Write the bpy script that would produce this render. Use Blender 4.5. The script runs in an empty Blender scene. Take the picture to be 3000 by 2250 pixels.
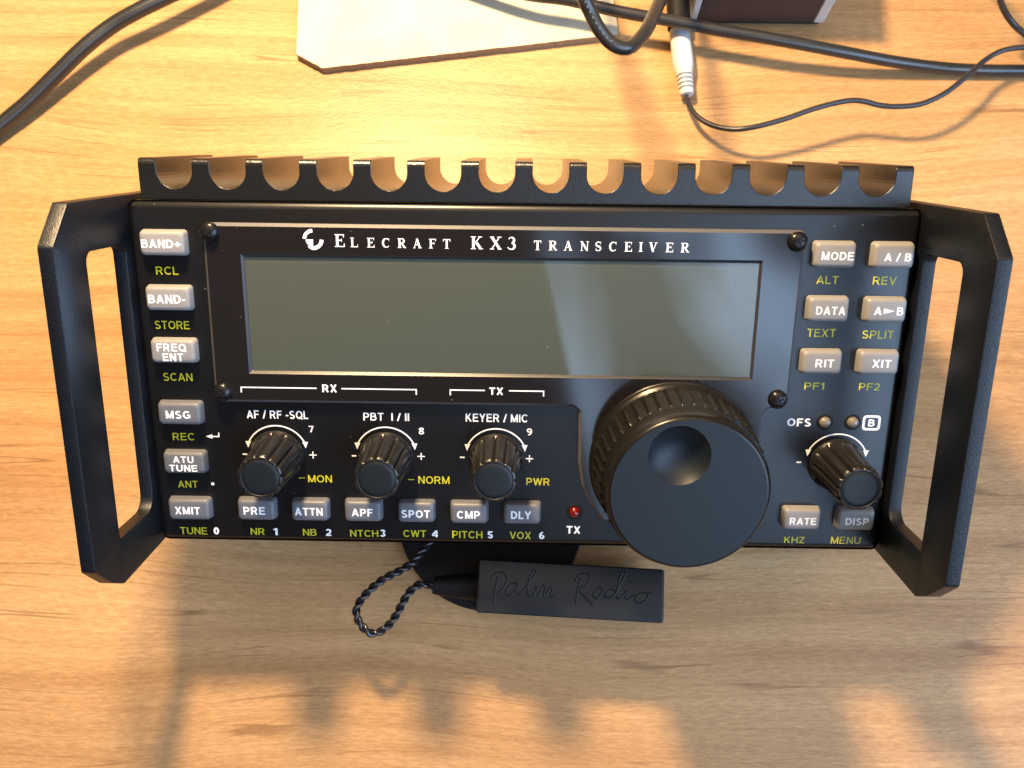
import bpy, bmesh, math, random
from mathutils import Vector, Matrix
random.seed(4)
MM = 0.001
R = math.radians
sc = bpy.context.scene
COL = sc.collection

# ------------------------------------------------------------------ camera, world, lamps, exposure
cam_d = bpy.data.cameras.new('camera')
cam = bpy.data.objects.new('camera', cam_d)
COL.objects.link(cam)
cam.matrix_world = Matrix(((0.999849, -0.01375, 0.010618, 0.7381 * MM),
                           (0.015703, 0.976742, -0.213844, -46.681 * MM),
                           (-0.00743, 0.213978, 0.97681, 277.8307 * MM),
                           (0, 0, 0, 1)))
cam_d.sensor_width = 36.0
cam_d.lens = 36.0 * 1880.5 / 2212.0
cam_d.clip_start = 0.005
cam_d.clip_end = 50
cam_d.dof.use_dof = True
cam_d.dof.focus_distance = 0.213
cam_d.dof.aperture_fstop = 32.0
sc.camera = cam

world = bpy.data.worlds.new('World')
sc.world = world
world.use_nodes = True
bg = world.node_tree.nodes['Background']
bg.inputs['Color'].default_value = (1.0, 0.78, 0.58, 1)
bg.inputs['Strength'].default_value = 0.10


def lamp(name, kind, loc, energy, color, target=None, size=None, size_y=None):
    d = bpy.data.lights.new(name, kind)
    d.energy = energy
    d.color = color
    o = bpy.data.objects.new(name, d)
    COL.objects.link(o)
    o.location = loc
    if target is not None:
        o.rotation_euler = (Vector(target) - Vector(loc)).to_track_quat('-Z', 'Y').to_euler()
    if kind == 'AREA':
        d.shape = 'RECTANGLE'
        d.size = size
        d.size_y = size_y or size
    elif size is not None:
        d.shadow_soft_size = size
    return o


lamp('desk_lamp_bulb', 'POINT', (-0.070, 0.190, 0.282), 12.2, (1.0, 0.70, 0.38), size=0.019)
lamp('window_daylight', 'AREA', (1.15, -0.40, 0.80), 19.0, (0.46, 0.68, 1.0), target=(0, 0, 0), size=0.9, size_y=1.0)
glare_lamp = lamp('added_glare_light', 'AREA', (0.60, -0.92, 1.02), 14.0, (0.48, 0.69, 1.0), target=(0.30, 0, 0), size=1.0, size_y=1.0)  # unseen blue light added for reflections on the display and right side
lamp('overhead_fill', 'AREA', (0.0, 0.35, 1.6), 11.0, (1.0, 0.80, 0.63), target=(0, 0, 0), size=1.6, size_y=1.4)  # unseen warm fill added overhead to lift the shaded desk
# noise streaks and a side ramp shape the added light's reflection in the display
wd = glare_lamp.data
wd.use_nodes = True
wn = wd.node_tree
we = wn.nodes['Emission']
wg = wn.nodes.new('ShaderNodeNewGeometry')
ws = wn.nodes.new('ShaderNodeSeparateXYZ')
wn.links.new(wg.outputs['Parametric'], ws.inputs[0])
wm = wn.nodes.new('ShaderNodeMapping')
wm.inputs['Scale'].default_value = (6.0, 2.2, 1.0)
wn.links.new(wg.outputs['Parametric'], wm.inputs['Vector'])
wz = wn.nodes.new('ShaderNodeTexNoise')
wz.inputs['Scale'].default_value = 1.0
wz.inputs['Detail'].default_value = 1.5
wz.inputs['Distortion'].default_value = 0.6
wn.links.new(wm.outputs['Vector'], wz.inputs['Vector'])
wr = wn.nodes.new('ShaderNodeMapRange')
wr.inputs['From Min'].default_value = 0.42
wr.inputs['From Max'].default_value = 0.60
wr.inputs['To Min'].default_value = 0.10
wr.inputs['To Max'].default_value = 1.9
wn.links.new(wz.outputs[0], wr.inputs['Value'])
wu = wn.nodes.new('ShaderNodeMapRange')
wu.inputs['From Min'].default_value = 0.0
wu.inputs['From Max'].default_value = 1.0
wu.inputs['To Min'].default_value = 0.9
wu.inputs['To Max'].default_value = 1.25
wn.links.new(ws.outputs['X'], wu.inputs['Value'])
wx = wn.nodes.new('ShaderNodeMath')
wx.operation = 'MULTIPLY'
wn.links.new(wr.outputs[0], wx.inputs[0])
wn.links.new(wu.outputs[0], wx.inputs[1])
wn.links.new(wx.outputs[0], we.inputs['Strength'])

sc.view_settings.view_transform = 'Standard'
sc.view_settings.look = 'None'
sc.view_settings.exposure = 0.0
sc.view_settings.gamma = 1.0
sc.view_settings.use_curve_mapping = False


# ------------------------------------------------------------------ materials
def mat(name, color, rough=0.5, metal=0.0, spec=0.5, coat=0.0, coat_rough=0.1):
    m = bpy.data.materials.new(name)
    m.use_nodes = True
    b = m.node_tree.nodes['Principled BSDF']
    b.inputs['Base Color'].default_value = (*color, 1)
    b.inputs['Roughness'].default_value = rough
    b.inputs['Metallic'].default_value = metal
    b.inputs['Specular IOR Level'].default_value = spec
    b.inputs['Coat Weight'].default_value = coat
    b.inputs['Coat Roughness'].default_value = coat_rough
    return m


def node(m, t, **kw):
    n = m.node_tree.nodes.new(t)
    for k, v in kw.items():
        if k in n.inputs.keys():
            n.inputs[k].default_value = v
        else:
            setattr(n, k, v)
    return n


def wire(m, a, ao, b, bi):
    m.node_tree.links.new(a.outputs[ao], b.inputs[bi])


def coords(m, scale=(1, 1, 1), rot=(0, 0, 0)):
    t = node(m, 'ShaderNodeTexCoord')
    mp = node(m, 'ShaderNodeMapping')
    mp.inputs['Scale'].default_value = scale
    mp.inputs['Rotation'].default_value = rot
    wire(m, t, 'Object', mp, 'Vector')
    return mp


def ramp(m, src, so, p0, p1, c0=(0, 0, 0, 1), c1=(1, 1, 1, 1)):
    r = node(m, 'ShaderNodeValToRGB')
    r.color_ramp.elements[0].position = p0
    r.color_ramp.elements[1].position = p1
    r.color_ramp.elements[0].color = c0
    r.color_ramp.elements[1].color = c1
    wire(m, src, so, r, 'Fac')
    return r


def grain_bump(m, scale, strength, dist=0.0001):
    b = m.node_tree.nodes['Principled BSDF']
    mp = coords(m)
    n = node(m, 'ShaderNodeTexNoise', Scale=scale, Detail=3.0, Roughness=0.6)
    wire(m, mp, 'Vector', n, 'Vector')
    bp = node(m, 'ShaderNodeBump', Strength=strength, Distance=dist)
    wire(m, n, 'Fac', bp, 'Height')
    wire(m, bp, 'Normal', b, 'Normal')
    return m


def speck_mask(m, scale, radius):
    """0..1 mask of sparse, slightly ragged dust specks"""
    mp = coords(m, (1, 1.5, 1), (0, 0, R(20)))
    nz = node(m, 'ShaderNodeTexNoise', Scale=900.0)
    wire(m, mp, 'Vector', nz, 'Vector')
    mx = node(m, 'ShaderNodeMix', data_type='VECTOR')
    mx.inputs['Factor'].default_value = 0.0012
    m.node_tree.links.new(mp.outputs['Vector'], mx.inputs[4])
    m.node_tree.links.new(nz.outputs['Color'], mx.inputs[5])
    v = node(m, 'ShaderNodeTexVoronoi', Scale=scale)
    m.node_tree.links.new(mx.outputs[1], v.inputs['Vector'])
    near = ramp(m, v, 'Distance', radius * 0.4, radius, (1, 1, 1, 1), (0, 0, 0, 1))
    sep = node(m, 'ShaderNodeSeparateColor')
    wire(m, v, 'Color', sep, 'Color')
    some = ramp(m, sep, 'Red', 0.55, 1.0)
    mul = node(m, 'ShaderNodeMath', operation='MULTIPLY')
    wire(m, near, 'Color', mul, 0)
    wire(m, some, 'Color', mul, 1)
    return mul


def dusty(m, scale=170.0, radius=0.10, amount=0.5):
    b = m.node_tree.nodes['Principled BSDF']
    base = tuple(b.inputs['Base Color'].default_value)
    mul = speck_mask(m, scale, radius)
    mul2 = node(m, 'ShaderNodeMath', operation='MULTIPLY')
    wire(m, mul, 0, mul2, 0)
    mul2.inputs[1].default_value = amount
    c = node(m, 'ShaderNodeMix', data_type='RGBA')
    m.node_tree.links.new(mul2.outputs[0], c.inputs[0])
    c.inputs[6].default_value = base
    c.inputs[7].default_value = (0.42, 0.42, 0.42, 1)
    m.node_tree.links.new(c.outputs[2], b.inputs['Base Color'])
    return m


M_PANEL = dusty(grain_bump(mat('black_panel_paint', (0.004, 0.004, 0.005), 0.34), 2500, 0.10), 150, 0.06, 0.35)
M_METAL = grain_bump(mat('black_textured_metal', (0.003, 0.0045, 0.008), 0.36, spec=0.42), 2600, 0.34, 0.0003)
M_SINK = grain_bump(mat('black_anodised_heatsink', (0.007, 0.007, 0.007), 0.24, spec=0.6), 2800, 0.4, 0.0002)
M_BEZEL = dusty(mat('black_acrylic', (0.010, 0.009, 0.010), 0.09), 190, 0.06, 0.4)
M_EDGE = mat('acrylic_edge', (0.075, 0.075, 0.08), 0.42)
M_HOLE = mat('acrylic_inner_edge', (0.03, 0.03, 0.034), 0.35)
M_LCD = mat('lcd_grey_green', (0.076, 0.088, 0.070), 0.55, spec=0.2)
M_FRAME = mat('lcd_frame_black', (0.01, 0.01, 0.012), 0.3)
M_LIGHTBTN = grain_bump(mat('light_grey_rubber', (0.225, 0.22, 0.22), 0.48), 1800, 0.06)
M_DARKBTN = grain_bump(mat('slate_grey_rubber', (0.11, 0.115, 0.135), 0.45), 1800, 0.06)
M_KNOB = grain_bump(mat('black_knob_plastic', (0.010, 0.009, 0.009), 0.30, spec=0.55), 1500, 0.05)
M_KNOBCAP = grain_bump(mat('black_knob_cap', (0.007, 0.010, 0.013), 0.46, spec=0.35), 3500, 0.22)
M_DIAL = dusty(grain_bump(mat('black_dial_plastic', (0.005, 0.009, 0.013), 0.45, spec=0.35), 3500, 0.20), 160, 0.045, 0.25)
M_DIALSIDE = mat('black_dial_grip', (0.008, 0.0075, 0.007), 0.27, spec=0.33)
M_SCREW = mat('black_screw', (0.02, 0.02, 0.022), 0.22, metal=0.6)
M_WHITE = mat('white_print', (0.86, 0.86, 0.88), 0.5)
M_YELLOW = mat('yellow_green_print', (0.55, 0.50, 0.012), 0.5)
M_RED = mat('red_led', (0.13, 0.003, 0.003), 0.10, coat=0.6)
M_CLEARLED = mat('smoky_clear_led', (0.16, 0.145, 0.12), 0.07, coat=0.8)
M_PADDLE = grain_bump(mat('dark_blue_black_plastic', (0.006, 0.008, 0.011), 0.42, spec=0.35), 2200, 0.25)
M_DISC = mat('matt_black_plastic', (0.005, 0.005, 0.006), 0.6, spec=0.25)
M_CORD = mat('black_wire_sheath', (0.014, 0.014, 0.018), 0.22, spec=0.6)
M_CABLE = mat('black_cable_sheath', (0.021, 0.021, 0.022), 0.30, spec=0.6)
M_THIN = mat('thin_cable_sheath', (0.024, 0.024, 0.030), 0.35)
M_PLUG = mat('white_plastic', (0.52, 0.53, 0.53), 0.34)
M_MARK = mat('grey_cable_print', (0.10, 0.10, 0.10), 0.5)
M_SLIT = mat('grey_slit', (0.12, 0.14, 0.15), 0.6)
M_BOX = mat('dark_purple_brown_card', (0.026, 0.021, 0.027), 0.5)
M_CARDTOP = grain_bump(mat('pale_cardboard', (0.50, 0.42, 0.30), 0.75), 260, 0.25, 0.0006)
_b = M_CARDTOP.node_tree.nodes['Principled BSDF']
_n = node(M_CARDTOP, 'ShaderNodeTexNoise', Scale=1.0, Detail=4.0)
wire(M_CARDTOP, coords(M_CARDTOP, (70, 60, 1), (0, 0, R(8))), 'Vector', _n, 'Vector')
wire(M_CARDTOP, ramp(M_CARDTOP, _n, 'Fac', 0.35, 0.68, (0.50, 0.45, 0.35, 1), (0.58, 0.53, 0.42, 1)), 'Color', _b, 'Base Color')
M_CARDEDGE = grain_bump(mat('cardboard_cut_edge', (0.30, 0.22, 0.14), 0.85), 900, 0.8, 0.0008)
M_RUBBER = mat('rubber', (0.012, 0.012, 0.012), 0.7)


def glass_pane():
    m = bpy.data.materials.new('clear_window')
    m.use_nodes = True
    nt = m.node_tree
    nt.nodes.clear()
    out = node(m, 'ShaderNodeOutputMaterial')
    tr = node(m, 'ShaderNodeBsdfTransparent')
    tr.inputs['Color'].default_value = (0.93, 0.93, 0.92, 1)
    gl = node(m, 'ShaderNodeBsdfGlossy')
    gl.inputs['Roughness'].default_value = 0.04
    fr = node(m, 'ShaderNodeFresnel', IOR=1.5)
    mx = node(m, 'ShaderNodeMixShader')
    wire(m, fr, 0, mx, 0)
    wire(m, tr, 0, mx, 1)
    wire(m, gl, 0, mx, 2)
    df = node(m, 'ShaderNodeBsdfDiffuse')
    df.inputs['Color'].default_value = (0.25, 0.25, 0.25, 1)
    sp = speck_mask(m, 230.0, 0.055)
    mx2 = node(m, 'ShaderNodeMixShader')
    wire(m, sp, 0, mx2, 0)
    wire(m, mx, 0, mx2, 1)
    wire(m, df, 0, mx2, 2)
    wire(m, mx2, 0, out, 'Surface')
    return m


M_PANE = glass_pane()


def wood():
    m = bpy.data.materials.new('wood_laminate')
    m.use_nodes = True
    nt = m.node_tree
    b = nt.nodes['Principled BSDF']
    tc = node(m, 'ShaderNodeTexCoord')
    # slow bend of the grain lines
    bend = node(m, 'ShaderNodeTexNoise', Scale=5.0, Detail=1.0)
    bm_ = node(m, 'ShaderNodeMapping')
    bm_.inputs['Scale'].default_value = (1.0, 2.4, 1)
    wire(m, tc, 'Object', bm_, 'Vector')
    wire(m, bm_, 'Vector', bend, 'Vector')
    cmb = node(m, 'ShaderNodeCombineXYZ')
    amp = node(m, 'ShaderNodeMath', operation='MULTIPLY_ADD')
    amp.inputs[1].default_value = 0.032
    amp.inputs[2].default_value = -0.016
    wire(m, bend, 'Fac', amp, 0)
    wire(m, amp, 0, cmb, 'Y')
    add = node(m, 'ShaderNodeVectorMath', operation='ADD')
    wire(m, tc, 'Object', add, 0)
    wire(m, cmb, 0, add, 1)

    def layer(sx, sy, detail=3.0, rough=0.6, off=0.0, tilt=0.0):
        mp = node(m, 'ShaderNodeMapping')
        mp.vector_type = 'POINT'
        mp.inputs['Scale'].default_value = (sx, sy, 1)
        mp.inputs['Location'].default_value = (off, off * 1.7, 0)
        mp.inputs['Rotation'].default_value = (0, 0, R(-tilt))
        wire(m, add, 0, mp, 'Vector')
        n = node(m, 'ShaderNodeTexNoise', Scale=1.0, Detail=detail, Roughness=rough)
        wire(m, mp, 'Vector', n, 'Vector')
        return n
    bands = layer(4.0, 95.0, 3.0, 0.55, tilt=-2.5)
    streak = layer(16.0, 420.0, 4.0, 0.7, 3.0, tilt=-1.5)
    fine = layer(260.0, 1300.0, 3.0, 0.7, 7.0)
    fleck = layer(9.0, 270.0, 0.0, 0.4, 11.0, tilt=4.0)
    fmask = layer(22.0, 90.0, 1.0, 0.5, 31.0)
    patch = layer(7.0, 16.0, 3.0, 0.6, 19.0)

    def tint(prev, po, src, p0, p1, c0, c1, fac):
        r_ = ramp(m, src, 'Fac', p0, p1, c0, c1)
        mx = node(m, 'ShaderNodeMix', data_type='RGBA', blend_type='MULTIPLY')
        mx.inputs[0].default_value = fac
        m.node_tree.links.new(prev.outputs[po], mx.inputs[6])
        m.node_tree.links.new(r_.outputs['Color'], mx.inputs[7])
        return mx
    c1 = ramp(m, bands, 'Fac', 0.34, 0.66, (0.425, 0.243, 0.106, 1), (0.545, 0.335, 0.160, 1))
    t1 = tint(c1, 'Color', streak, 0.30, 0.60, (0.84, 0.78, 0.71, 1), (1.05, 1.05, 1.04, 1), 0.8)
    t2 = tint(t1, 2, fine, 0.30, 0.70, (0.76, 0.73, 0.69, 1), (1.13, 1.13, 1.14, 1), 0.95)
    t3 = tint(t2, 2, patch, 0.36, 0.66, (0.90, 0.86, 0.82, 1), (1.08, 1.08, 1.08, 1), 0.9)
    # fine dark pore lines running slightly across the bands
    ab = node(m, 'ShaderNodeMath', operation='SUBTRACT')
    wire(m, fleck, 'Fac', ab, 0)
    ab.inputs[1].default_value = 0.5
    ab2 = node(m, 'ShaderNodeMath', operation='ABSOLUTE')
    wire(m, ab, 0, ab2, 0)
    line = ramp(m, ab2, 0, 0.006, 0.026, (1, 1, 1, 1), (0, 0, 0, 1))
    some = ramp(m, fmask, 'Fac', 0.52, 0.62)
    fm = node(m, 'ShaderNodeMath', operation='MULTIPLY')
    wire(m, line, 'Color', fm, 0)
    wire(m, some, 'Color', fm, 1)
    fm2 = node(m, 'ShaderNodeMath', operation='MULTIPLY')
    wire(m, fm, 0, fm2, 0)
    fm2.inputs[1].default_value = 0.62
    dk = node(m, 'ShaderNodeMix', data_type='RGBA')
    m.node_tree.links.new(fm2.outputs[0], dk.inputs[0])
    m.node_tree.links.new(t3.outputs[2], dk.inputs[6])
    dk.inputs[7].default_value = (0.17, 0.080, 0.03, 1)
    # a few pale crumbs and dust specks
    sp = speck_mask(m, 75.0, 0.028)
    du = node(m, 'ShaderNodeMix', data_type='RGBA')
    m.node_tree.links.new(sp.outputs[0], du.inputs[0])
    m.node_tree.links.new(dk.outputs[2], du.inputs[6])
    du.inputs[7].default_value = (0.75, 0.70, 0.62, 1)
    m.node_tree.links.new(du.outputs[2], b.inputs['Base Color'])
    # embossed pores give the sheen its pale flecks
    pore = layer(520.0, 1500.0, 2.0, 0.6, 23.0)
    bp = node(m, 'ShaderNodeBump', Strength=0.42, Distance=0.0003)
    wire(m, pore, 'Fac', bp, 'Height')
    wire(m, bp, 'Normal', b, 'Normal')
    b.inputs['Roughness'].default_value = 0.41
    b.inputs['Specular IOR Level'].default_value = 0.38
    return m


M_WOOD = wood()


# ------------------------------------------------------------------ object helpers
def link(name, mesh, m, parent=None, loc=None, **props):
    o = bpy.data.objects.new(name, mesh)
    if m is not None:
        for x in (m if isinstance(m, (list, tuple)) else [m]):
            mesh.materials.append(x)
    COL.objects.link(o)
    if parent is not None:
        o.parent = parent
    if loc is not None:
        o.location = loc
    for k, v in props.items():
        o[k] = v
    return o


def finish(bm, name, m, parent=None, smooth=False, angle=None, loc=None, **props):
    me = bpy.data.meshes.new(name)
    bmesh.ops.recalc_face_normals(bm, faces=bm.faces)
    if smooth:
        for f in bm.faces:
            f.smooth = True
        if angle is not None:
            for e in bm.edges:
                if len(e.link_faces) == 2 and e.calc_face_angle(0) > R(angle):
                    e.smooth = False
    bm.to_mesh(me)
    bm.free()
    return link(name, me, m, parent, loc, **props)


def empty(name, loc=(0, 0, 0), rot=(0, 0, 0), **props):
    o = bpy.data.objects.new(name, None)
    o.empty_display_size = 0.02
    COL.objects.link(o)
    o.location = loc
    o.rotation_euler = rot
    for k, v in props.items():
        o[k] = v
    return o


def box_bm(x0, x1, y0, y1, z0, z1, bev=0.0, seg=2, off=(0, 0, 0)):
    bm = bmesh.new()
    bmesh.ops.create_cube(bm, size=1)
    for v in bm.verts:
        v.co = Vector((((x0 + x1) / 2 + v.co.x * (x1 - x0) + off[0]) * MM,
                       ((y0 + y1) / 2 + v.co.y * (y1 - y0) + off[1]) * MM,
                       ((z0 + z1) / 2 + v.co.z * (z1 - z0) + off[2]) * MM))
    if bev:
        bmesh.ops.bevel(bm, geom=list(bm.edges), offset=bev * MM, segments=seg, affect='EDGES', profile=0.5)
    return bm


def inset_loop(pts, d):
    """polygon offset inwards by d (pts counter-clockwise)"""
    n = len(pts)
    out = []
    for i in range(n):
        a, b, c = Vector(pts[i - 1]), Vector(pts[i]), Vector(pts[(i + 1) % n])
        e1 = (b - a).normalized()
        e2 = (c - b).normalized()
        n1 = Vector((-e1.y, e1.x))
        n2 = Vector((-e2.y, e2.x))
        k = n1 + n2
        k = k / max(0.35, k.dot(n1)) if k.length > 1e-6 else n1
        q = b + k * d
        out.append((q.x, q.y))
    return out


def area2(p):
    return sum(p[i - 1][0] * p[i][1] - p[i][0] * p[i - 1][1] for i in range(len(p)))


def ccw(p):
    return list(p) if area2(p) > 0 else list(reversed(p))


def fillet(pts, radii, seg=5):
    """round the corners of a polygon"""
    n = len(pts)
    if not isinstance(radii, (list, tuple)):
        radii = [radii] * n
    out = []
    for i in range(n):
        a, b, c = Vector(pts[i - 1]), Vector(pts[i]), Vector(pts[(i + 1) % n])
        r = radii[i]
        if r <= 0:
            out.append((b.x, b.y))
            continue
        u = (a - b).normalized()
        w = (c - b).normalized()
        ang = u.angle(w)
        t = min(r / math.tan(ang / 2), 0.48 * (a - b).length, 0.48 * (c - b).length)
        r2 = t * math.tan(ang / 2)
        ctr = b + (u + w).normalized() * (r2 / math.sin(ang / 2))
        p0 = b + u * t - ctr
        p1 = b + w * t - ctr
        a0 = math.atan2(p0.y, p0.x)
        da = math.atan2(p1.y, p1.x) - a0
        while da > math.pi:
            da -= 2 * math.pi
        while da < -math.pi:
            da += 2 * math.pi
        for k in range(seg + 1):
            t_ = a0 + da * k / seg
            out.append((ctr.x + r2 * math.cos(t_), ctr.y + r2 * math.sin(t_)))
    return out


def plate(outer, holes, z0, z1, cham=0.0, conv=lambda x, y, z: (x, y, z), back=True, edge_mat=0, seg=1, hole_mat=None):
    """slab with holes: outer / holes are 2-D loops, z0..z1 its thickness, cham the softened front edge"""
    bm = bmesh.new()
    loops = [ccw(outer)] + [list(reversed(ccw(h))) for h in holes]

    def ring(pts, z):
        return [bm.verts.new(Vector(conv(p[0], p[1], z)) * MM) for p in pts]

    def band(A, B, mi):
        n = len(A)
        for i in range(n):
            f = bm.faces.new((A[i], A[(i + 1) % n], B[(i + 1) % n], B[i]))
            f.material_index = mi

    tops = []
    bots = []
    for li, L in enumerate(loops):
        em = edge_mat if li == 0 or hole_mat is None else hole_mat
        lo = ring(L, z0)
        bots.append(lo)
        cur = lo
        if cham:
            for k in range(seg + 1):
                t = math.pi / 2 * k / seg
                nxt = ring(inset_loop(L, cham * (1 - math.cos(t))), z1 - cham + cham * math.sin(t))
                band(cur, nxt, em)
                cur = nxt
        else:
            nxt = ring(L, z1)
            band(cur, nxt, em)
            cur = nxt
        tops.append(cur)

    def cap(rings):
        es = []
        for r_ in rings:
            for i in range(len(r_)):
                e = bm.edges.get((r_[i], r_[(i + 1) % len(r_)]))
                es.append(e or bm.edges.new((r_[i], r_[(i + 1) % len(r_)])))
        bmesh.ops.triangle_fill(bm, use_beauty=True, use_dissolve=False, edges=es)
    cap(tops)
    if back:
        cap(bots)
    return bm


def lathe(prof, n=64, mod=None, cap_top=True, cx=0, cy=0):
    """profile [(r, z, flute)] turned round z; mod(phi, flute) gives the radius change"""
    bm = bmesh.new()
    rings = []
    for r, z, fl in prof:
        ring = []
        for i in range(n):
            ph = 2 * math.pi * i / n
            rr = r + (mod(ph, fl) if mod else 0)
            ring.append(bm.verts.new(((cx + rr * math.cos(ph)) * MM, (cy + rr * math.sin(ph)) * MM, z * MM)))
        rings.append(ring)
    for A, B in zip(rings, rings[1:]):
        for i in range(n):
            bm.faces.new((A[i], A[(i + 1) % n], B[(i + 1) % n], B[i]))
    if cap_top:
        bm.faces.new(rings[-1])
    return bm


def spline(pts, sub=8):
    P = [Vector(p) for p in pts]
    out = []
    for i in range(len(P) - 1):
        p0 = P[max(i - 1, 0)]
        p1, p2 = P[i], P[i + 1]
        p3 = P[min(i + 2, len(P) - 1)]
        for k in range(sub):
            t = k / sub
            out.append(0.5 * ((2 * p1) + (p2 - p0) * t + (2 * p0 - 5 * p1 + 4 * p2 - p3) * t * t
                              + (3 * p1 - p0 - 3 * p2 + p3) * t ** 3))
    out.append(P[-1])
    return out


def frames(path):
    T = []
    for i in range(len(path)):
        T.append((path[min(i + 1, len(path) - 1)] - path[max(i - 1, 0)]).normalized())
    up = Vector((0, 0, 1)) if abs(T[0].z) < 0.9 else Vector((1, 0, 0))
    N = (up - T[0] * up.dot(T[0])).normalized()
    out = []
    for t in T:
        N = (N - t * N.dot(t)).normalized()
        out.append((t, N, t.cross(N)))
    return out


def tube(bm, path, rad, n=14, closed_ends=True):
    fr = frames(path)
    rings = []
    for i, (p, (t, a, b)) in enumerate(zip(path, fr)):
        r = rad(i / max(1, len(path) - 1)) if callable(rad) else rad
        rings.append([bm.verts.new((p + a * (r * math.cos(2 * math.pi * k / n)) + b * (r * math.sin(2 * math.pi * k / n))) * MM)
                      for k in range(n)])
    for A, B in zip(rings, rings[1:]):
        for i in range(n):
            bm.faces.new((A[i], A[(i + 1) % n], B[(i + 1) % n], B[i]))
    if closed_ends:
        bm.faces.new(list(reversed(rings[0])))
        bm.faces.new(rings[-1])


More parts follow.
